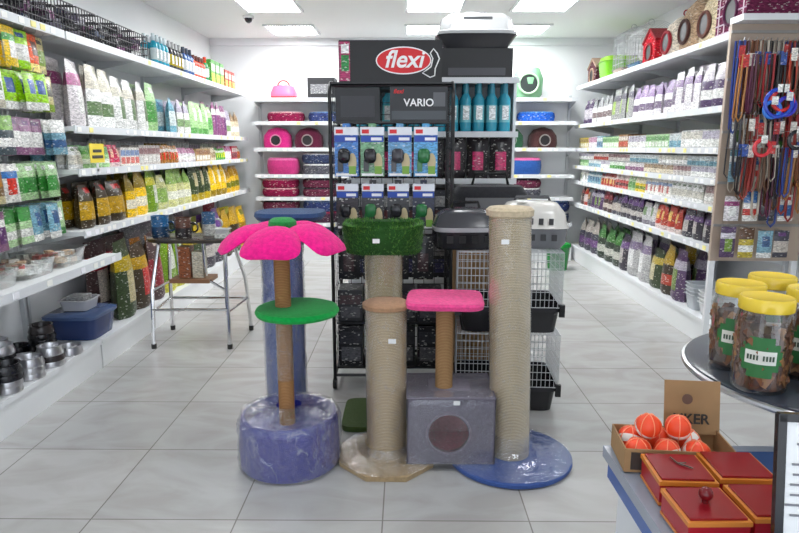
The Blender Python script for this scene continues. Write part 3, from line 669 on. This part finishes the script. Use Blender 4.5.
# flower tree
fx,fy=-.557,2.80
b=MB()
BL=C(50,54,150)
b.loft(fx,fy,0,[(0,.45,.45),(.01,.475,.475),(.10,.48,.48),(.22,.465,.465),(.25,.45,.45),(.255,.42,.42),(.24,.40,.40),(.20,.39,.39),(.195,.05,.05)],2,48,BL,FAB,wob=.004)
b.loft(fx,fy,.0,[(.005,.485,.485)]+[(.02+.03*i,.495,.495) for i in range(8)]+[(.262,.46,.46),(.27,.36,.36),(.265,.22,.22),(.29,.12,.12)],2,44,W_,FILMB,wob=.026,cap=False)
post(b,fx-.01,fy,.19,.037,.93,SD,False)
b.loft(fx-.01,fy,.42,[(.3*i/10,.08,.08) for i in range(11)],2,24,W_,FILM,wob=.02,cap=False)
b.loft(fx+.055,fy,.735,[(0,.34,.34),(.006,.375,.375),(.02,.39,.39),(.036,.375,.375),(.042,.34,.34)],2,48,C(12,170,72),FAB,wob=.004)
PK=C(242,22,138)
def petal(b,ang,L=.255,W=.135,T=.026,droop=.085,cz=1.125):
    n=16;mm=16;vs=[]
    for i in range(n+1):
        u=i/n; w=W*(max(0,1-(2*u-1)**4))**.5*(.62+.50*u); t=T*(max(0,1-(2*u-1)**6))**.5
        if i in(0,n): w=.002;t=.002
        rr=.035+L*u; z=cz+.03*math.sin(pi*u*.9)-droop*u*u
        for k in range(mm):
            a=2*pi*k/mm; lx=rr; ly=w*math.cos(a); lz=z+t*math.sin(a)-.18*abs(ly)**2/.1
            vs.append((fx+lx*math.cos(ang)-ly*math.sin(ang),fy+lx*math.sin(ang)+ly*math.cos(ang),lz))
    fs=[(i*mm+k,i*mm+(k+1)%mm,(i+1)*mm+(k+1)%mm,(i+1)*mm+k) for i in range(n) for k in range(mm)]
    b.add(vs,fs,PK,FAB)
for a in(-90,-18,54,126,198): petal(b,math.radians(a-3))
b.loft(fx,fy,1.10,[(0,.10,.10),(.05,.13,.13),(.075,.125,.125),(.088,.09,.09),(.092,.02,.02)],2,24,C(40,150,70),FAB)
b.build('flower_cat_tree')
# blue column post behind
b=MB(); cx,cy=-.665,3.30
b.loft(cx,cy,0,[(0,.42,.42),(.03,.42,.42)],6,32,C(50,60,130),FAB)
n=14; b.loft(cx,cy,.03,[(1.10*i/n,.215,.215) for i in range(n+1)],2,32,C(86,104,165),FAB)
b.loft(cx,cy,.03,[(1.09*i/40,.232,.232) for i in range(41)],2,32,W_,FILMB,wob=.035,cap=False)
b.loft(cx+.055,cy,1.13,[(0,.34,.32),(.02,.37,.35),(.04,.36,.34)],3,36,C(56,84,128),FAB)
b.build('cat_scratching_post')
# green grass tray tower
b=MB(); cx,cy=-.115,3.30; G1=C(44,88,36)
b.loft(cx,cy,0,[(0,.46,.40),(.03,.46,.40)],8,32,C(72,92,46),FAB)
post(b,cx,cy,.03,.10,.93,C(214,196,156))
LV=[(0,.36,.34),(.03,.40,.38),(.13,.425,.40),(.145,.41,.385),(.135,.35,.33),(.06,.31,.29),(.05,.02,.02)]
b.loft(cx,cy,.96,LV,4,40,G1,FAB)
def se(a,e,w,d):
    c=math.cos(a);s_=math.sin(a); return (w/2*math.copysign(abs(c)**(2/e),c),d/2*math.copysign(abs(s_)**(2/e),s_))
vs=[];fs=[];cs=[]
for q in range(9000):
    j=random.choice([0,0,0,1,1,1,1,2,2,3,4,4,5]) ; u=R(); l0,l1=LV[j],LV[j+1]
    z=l0[0]+(l1[0]-l0[0])*u; w=l0[1]+(l1[1]-l0[1])*u; d=l0[2]+(l1[2]-l0[2])*u; a=U(0,2*pi)
    px,py=se(a,4,w,d); out=Vector((px,py,0)).normalized() if j<3 else Vector((U(-.5,.5),U(-.5,.5),0)); 
    if j==4: out=-Vector((px,py,0)).normalized()*.5
    dirv=(out*U(.5,1.1)+Vector((U(-.5,.5),U(-.5,.5),U(.1,1.1) if j>=1 else U(-.5,.6)))).normalized()*U(.010,.022)
    sd=Vector((-out.y,out.x,0)); sd=sd.normalized()*.0022 if sd.length>1e-3 else Vector((.002,0,0))
    p0=Vector((cx+px,cy+py,.96+z)); k=len(vs); vs+=[tuple(p0-sd),tuple(p0+sd),tuple(p0+dirv)]; fs.append((k,k+1,k+2)); cs.append(jit(random.choice([C(82,145,55),C(62,118,46),C(120,170,75),C(44,92,38)]),.2))
b.add(vs,fs,cs,GRASS)
b.box(cx-.03,cy-.222,1.03,.035,.002,.022,C(235,235,235),ATT)
b.build('grass_top_cat_tree')
# short sisal post
b=MB(); cx,cy=-.088,2.83
b.loft(cx,cy,0,[(0,.48,.50),(.026,.49,.51),(.032,.47,.49)],2,8,C(186,160,122),FAB,Rm=Matrix.Rotation(pi/8,4,'Z'))
post(b,cx,cy,.03,.095,.735)
b.loft(cx,cy,.762,[(0,.205,.205),(.006,.225,.225),(.022,.225,.225),(.03,.20,.20)],2,36,C(176,136,104),FAB,wob=.004)
b.box(cx+.03,cy-.1085,.62,.035,.002,.022,C(235,235,235),ATT)
b.loft(cx,cy,.028,[(.006,.48,.50),(.012,.40,.42),(.02,.28,.28),(.06,.215,.215)],2,24,W_,FILMB,wob=.02,cap=False)
b.build('cat_scratching_post')
# tall post with blue base
b=MB(); cx,cy=.515,2.83
b.loft(cx,cy,0,[(0,.58,.58),(.008,.60,.60),(.024,.60,.60),(.032,.575,.575)],2,56,C(66,94,160),FAB,wob=.002)
post(b,cx,cy,.03,.095,1.17,C(222,204,170),lean=-.03)
b.loft(cx-.036,cy,1.195,[(0,.185,.185),(.004,.215,.215),(.03,.218,.218),(.042,.19,.19)],2,36,C(212,194,164),FAB,wob=.004)
b.loft(cx,cy,.028,[(.006,.60,.60),(.012,.45,.45),(.02,.3,.3),(.05,.22,.22),(.12,.205,.205)],2,48,W_,FILMT,wob=.02,cap=False)
b.box(cx-.07,cy-.106,1.08,.035,.002,.022,C(235,235,235),ATT)
b.build('cat_scratching_post')
# cave box with pink shelf
b=MB(); bx0,bx1,by0,by1,bz0,bz1=.012,.420,2.70,3.02,.036,.362; GR=C(122,116,130)
cxh,czh,hr=.205,.19,.10; n=40
def sq(i):
    a=2*pi*i/n; c=math.cos(a);s_=math.sin(a)
    hw=(bx1-bx0)/2; hh=(bz1-bz0)/2; mcx=(bx0+bx1)/2; mcz=(bz0+bz1)/2
    k=1/max(abs(c),abs(s_)); return (mcx+hw*c*k,mcz+hh*s_*k)
vs=[];fs=[];cs=[]
for i in range(n): x,z=sq(i); vs.append((x,by0,z))
for i in range(n): a=2*pi*i/n; vs.append((cxh+hr*math.cos(a),by0-.003,czh+hr*math.sin(a)))
for i in range(n): a=2*pi*i/n; vs.append((cxh+hr*math.cos(a),by0+.03,czh+hr*math.sin(a)))
for i in range(n): x,z=sq(i); vs.append((x,by1,z))
for i in range(n):
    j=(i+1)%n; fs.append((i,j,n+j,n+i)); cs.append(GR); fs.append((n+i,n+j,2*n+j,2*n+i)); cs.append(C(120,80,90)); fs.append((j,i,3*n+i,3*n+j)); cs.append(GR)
fs.append(tuple(range(3*n,4*n))); cs.append(GR)
b.add(vs,fs,cs,FAB)
t=.022; x0,x1,y0,y1,z0,z1=bx0+t,bx1-t,by0+.03,by1-t,bz0+t,bz1-t
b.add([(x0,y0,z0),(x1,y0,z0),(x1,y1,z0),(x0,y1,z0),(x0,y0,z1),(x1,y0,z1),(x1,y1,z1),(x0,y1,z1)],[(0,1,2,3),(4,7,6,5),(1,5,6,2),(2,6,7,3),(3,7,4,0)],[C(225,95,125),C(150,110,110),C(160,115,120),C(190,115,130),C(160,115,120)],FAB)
b.ring((cxh,by0-.004,czh),hr,.007,'Y',C(135,128,140),FAB,36)
b.tube([(bx0,by0,bz0+.005),(bx1,by0,bz0+.005),(bx1,by0,bz1),(bx0,by0,bz1)],.006,GR,FAB,6,True); b.tube([(bx0,by0,bz1),(bx1,by0,bz1),(bx1,by1,bz1),(bx0,by1,bz1)],.006,GR,FAB,6,True)
post(b,.19,2.86,bz1,.042,.41,C(190,150,106),False)
b.loft(.19,2.87,.772,[(0,.34,.30),(.006,.36,.32),(.024,.365,.325),(.034,.35,.31)],6,44,C(244,80,148),FAB,Rm=Matrix.Rotation(-.06,4,'Z'))
b.loft(.216,2.86,.03,[(.0,.425,.335)]+[(.01+.03*i,.428,.338) for i in range(11)]+[(.338,.40,.31),(.34,.2,.16)],10,60,W_,FILMT,wob=.006,cap=False)
b.box(.24,by0-.010,.335,.03,.002,.02,C(235,235,235),ATT)
b.build('cat_cave_with_perch')
# ---------------------------------------------------------------- small step table left
b=MB(); tx,ty=-1.62,4.75
b.loft(tx,ty,.80,[(0,.70,.40),(.025,.72,.42),(.03,.70,.40)],3,36,C(66,58,52),GLOSS)
for sx in(-1,1):
    b.tube([(tx+sx*.25,ty-.10,.80),(tx+sx*.28,ty-.22,.45),(tx+sx*.29,ty-.24,.03)],.016,(.5,.5,.5),CHROME,8)
    b.tube([(tx+sx*.25,ty+.10,.80),(tx+sx*.31,ty+.22,.45),(tx+sx*.33,ty+.26,.03)],.016,(.5,.5,.5),CHROME,8)
    for sy in(-1,1): b.cyl(tx+sx*(.29 if sy<0 else .33),ty+sy*(.24 if sy<0 else .26),0,.02,.035,C(30,30,30),ATT,12)
    b.tube([(tx+sx*.285,ty-.23,.28),(tx+sx*.32,ty+.24,.28)],.009,(.5,.5,.5),CHROME,8)
    b.tube([(tx+sx*.10,ty-.16,.80),(tx+sx*.10,ty-.12,.5)],.010,(.5,.5,.5),CHROME,8)
b.tube([(tx-.285,ty-.232,.30),(tx+.285,ty-.232,.30)],.012,(.5,.5,.5),CHROME,8); b.tube([(tx-.32,ty+.24,.28),(tx+.32,ty+.24,.28)],.012,(.5,.5,.5),CHROME,8)
b.box(tx,ty-.1,.50,.30,.22,.03,C(140,98,66),ATT); b.box(tx-.05,ty-.10,.53,.09,.1,.24,C(150,85,50),PACK); b.box(tx+.05,ty-.1,.53,.08,.1,.20,C(200,190,170),PACK)
for k in(-1,1): b.tube([(tx+k*.15,ty-.19,.515),(tx+k*.275,ty-.22,.45)],.009,(.5,.5,.5),CHROME,6)
b.build('folding_step_table')
def mug(x,y,r,h,c1,c2):
    b=MB(); z=.831; b.loft(x,y,z,[(0,1.9*r,1.9*r),(.01,2*r,2*r),(h*.5,2*r,2*r,c1),(h,2*r,2*r,c2),(h,1.85*r,1.85*r,c2),(.02,1.8*r,1.8*r,c2)],2,24,c1,PACK)
    b.ring((x+r+.018,y,z+h*.5),.035,.007,'Y',c1,GLOSS,16); b.build('mug')
mug(-1.88,4.72,.065,.16,C(30,65,100),C(40,100,150)); mug(-1.69,4.68,.06,.15,C(44,38,40),C(100,64,52)); mug(-1.53,4.80,.052,.18,C(190,190,185),C(60,100,140))
b=MB(); b.box(-1.385,4.66,.831,.10,.08,.035,C(215,215,210),PACK); b.tray(-1.385,4.66,.867,.10,.08,.03,C(205,205,205)); b.build('small_tray')
# ---------------------------------------------------------------- foreground counter
b=MB(); c0,c1,d0,d1=.442,1.55,.25,1.285
b.box((c0+c1)/2,(d0+d1)/2,0,c1-c0-.06,d1-d0-.06,.78,C(215,217,220),ATT)
b.box((c0+c1)/2,(d0+d1)/2,.78,c1-c0-.02,d1-d0-.02,.045,C(70,100,165),GLOSS)
b.box((c0+c1)/2,(d0+d1)/2,.825,c1-c0,d1-d0,.025,C(150,156,168),GLOSS)
b.box((c0+c1)/2+.01,(d0+d1)/2-.005,.850,c1-c0-.05,d1-d0-.05,.002,C(64,90,138),GLOSS)
for y in(.5,.9): b.box(c0+.026,y,.05,.01,.02,.72,C(150,152,156),ATT)
b.build('sales_counter')
ZT=.853
def rbox(x,y,top='knob',rz=0):
    b=MB(); b.M=Matrix.Translation((x,y,ZT))@Matrix.Rotation(rz,4,'Z'); RD=C(165,26,34); OR=C(205,125,50)
    b.box(0,0,0,.100,.100,.042,RD,GLOSS,taper=1.02); b.box(0,0,.042,.106,.106,.008,OR,GLOSS); b.box(0,0,.050,.094,.094,.004,C(135,20,30),GLOSS)
    b.box(0,0,.002,.103,.103,.005,OR,GLOSS)
    if top=='twig': b.tube([(-.005,.03,.0565),(0,.005,.0575),(.022,-.012,.0565)],.0016,C(70,50,40),ATT,5); b.tube([(0,.005,.0575),(.016,.006,.058)],.0014,C(70,50,40),ATT,5)
    elif top=='knob': b.cyl(0,0,.054,.006,.008,C(90,10,16),GLOSS,12); b.ball(0,0,.070,.012,C(110,12,20),GLOSS)
    b.build('red_lidded_box')
rbox(.520,1.09,'twig',-.05); rbox(.634,1.10,'',-.03); rbox(.512,.967,'knob',.02); rbox(.628,.978,'',0)
# ball display box
b=MB(); b.M=Matrix.Translation((.56,1.213,ZT))@Matrix.Rotation(-.10,4,'Z'); w,d,h=.215,.115,.05
for (x,y,ww,dd) in((0,-d/2,w,.003),(0,d/2,w,.003),(-w/2,0,.003,d),(w/2,0,.003,d)): b.box(x,y,.0,ww,dd,h,C(150,118,82),CARD)
b.box(0,0,0,w,d,.003,C(150,118,82),CARD)
b.box(0,-d/2-.002,.006,w*.9,.001,h*.75,C(60,50,44),ATT)
b.box(.055,d/2-.01,h-.01,.115,.003,.115,C(150,118,82),CARD,rx=-.18)
b.loft(.035,d/2-.025,h+.075,[(0,.022,.022),(.001,.022,.022)],2,16,C(90,60,44),ATT,Rm=Matrix.Rotation(pi/2-.18,4,'X'))
def toyball(x,y,z,r):
    lv=[];k=10
    for i in range(k+1):
        a=-pi/2+pi*i/k; lv.append((r*math.sin(a),max(.0005,2*r*math.cos(a)),max(.0005,2*r*math.cos(a)),C(240,232,226) if i in(4,5) else C(238,74,34)))
    b.loft(x,y,z,lv,2,18,C(238,74,34),ATT,Rm=Matrix.Rotation(U(-1,1),4,'X')@Matrix.Rotation(U(-1,1),4,'Y'))
    a=U(0,3)
    for k in range(3):
        th=a+k*pi/3; b.tube([(x+(r+.0006)*math.cos(t)*math.cos(th),y+(r+.0006)*math.cos(t)*math.sin(th),z+(r+.0006)*math.sin(t)) for t in [2*pi*i/20 for i in range(20)]],.0011,C(250,150,110),ATT,4,True)
for i in range(3):
    for j in range(2): toyball(-.075+i*.058,-.027+j*.056,.032,.027)
for i in range(2): toyball(-.05+i*.06,0,.075,.026)
lk=b.build('cat_ball_display_box')
text(lk,'LIKER',(.612,1.247,.930),.030,TXTD,rot=(pi/2-.18,0,-.10)); text(lk,'LIKER',(.52,1.156,.880),.022,TXTW,rot=(pi/2,0,-.10))
# round stand
b=MB(); jx,jy=1.08,1.45
b.loft(jx,jy,.945,[(0,.70,.70),(.003,.72,.72),(.022,.72,.72),(.025,.70,.70)],2,64,C(60,66,76),GLOSS)
b.ring((jx,jy,.955),.362,.008,'Z',(.5,.5,.5),STEEL,64,8)
b.cyl(jx,jy,.02,.03,.93,(.5,.5,.5),STEEL,20); b.cyl(jx,jy,0,.10,.02,(.3,.3,.3),STEEL,32)
b.build('round_display_stand')
def jar(x,y):
    b=MB(); z=.971; r=.058; h=.185
    b.loft(x,y,z,[(0,1.8*r,1.8*r),(.006,1.96*r,1.96*r),(.02,2*r,2*r),(h-.03,2*r,2*r),(h-.008,1.84*r,1.84*r),(h,1.78*r,1.78*r)],2,32,W_,CLEAR)
    b.loft(x,y,z+h-.004,[(0,1.86*r,1.86*r),(.002,1.92*r,1.92*r),(.024,1.92*r,1.92*r),(.029,1.8*r,1.8*r),(.027,1.6*r,1.6*r)],2,40,C(232,200,62),GLOSS,wob=.004)
    a0=math.atan2(-y,-x)
    vs=[];fs=[];cs=[];n=14
    for i in range(n+1):
        a=a0-.75+1.5*i/n
        for k in range(7): vs.append((x+r*1.01*math.cos(a),y+r*1.01*math.sin(a),z+.04+.09*k/6))
    def inside(i,k): return ((i-6.5)/6.6)**2+((k-2.5)/3.1)**2<1
    for i in range(n):
        for k in range(6):
            if not inside(i,k): continue
            q=i*7+k; fs.append((q,q+7,q+8,q+1)); cs.append(C(225,225,215) if (k in(2,3) and 1<i<12) else C(46,112,58))
    b.add(vs,fs,cs,ATT)
    for i in range(9):
        if i==4: continue
        a=a0-.42+.105*i; b.box(x+r*1.018*math.cos(a),y+r*1.018*math.sin(a),z+.079,.002,.0035,.011,C(60,80,60),ATT,rz=a)
    tr=[C(130,82,50),C(100,62,40),C(165,120,78),C(80,50,35)]
    b.cyl(x,y,z+.006,r*.80,h-.055,C(70,42,28),ATT,18)
    for q in range(170):
        a=U(0,2*pi); rr=r*.84; L_=U(.02,.045)
        b.box(x+rr*math.cos(a),y+rr*math.sin(a),z+.010+(q/170)*(h-.075),.012,.010,L_,random.choice(tr),ATT,rz=a+pi/2,ry=U(-.9,.9))
    b.build('treat_jar')
for x,y in((.795,1.33),(.815,1.475),(.925,1.265),(.95,1.41),(.94,1.56),(1.07,1.30),(1.10,1.52)): jar(x,y)
# sign holder
b=MB(); b.M=Matrix.Translation((.650,.80,ZT))@Matrix.Rotation(-.12,4,'Z')@Matrix.Rotation(-.16,4,'X')
b.box(0,0,0,.22,.006,.27,C(228,228,226),ATT)
for x,z,w,h in((-.106,0,.012,.27),(.106,0,.012,.27),(0,0,.22,.012),(0,.259,.22,.012)): b.box(x,-.002,z,w,.012,h,C(20,20,22),GLOSS)
for i in range(14): b.box(-.02+U(-.01,.01),-.0045,.03+i*.015,.15+U(-.03,.01),.001,.003,C(120,120,125),ATT)
b.box(0,.05,0,.1,.1,.004,C(20,20,22),GLOSS)
b.build('framed_price_list')
# ---------------------------------------------------------------- light & camera
w=bpy.data.worlds.new('World'); S.world=w; w.use_nodes=True
w.node_tree.nodes['Background'].inputs[0].default_value=(.84,.91,1,1); w.node_tree.nodes['Background'].inputs[1].default_value=2.6
cam=bpy.data.cameras.new('camera'); cam.lens=27.94; cam.sensor_width=36; co=bpy.data.objects.new('camera',cam); S.collection.objects.link(co)
co.location=(0,0,1.5); co.rotation_euler=(math.radians(90-10.82),0,math.radians(.51)); cam.clip_start=.02
S.camera=co
try:
    S.view_settings.view_transform='Standard'; S.view_settings.look='None'; S.view_settings.exposure=0
except Exception as ex: print(ex)
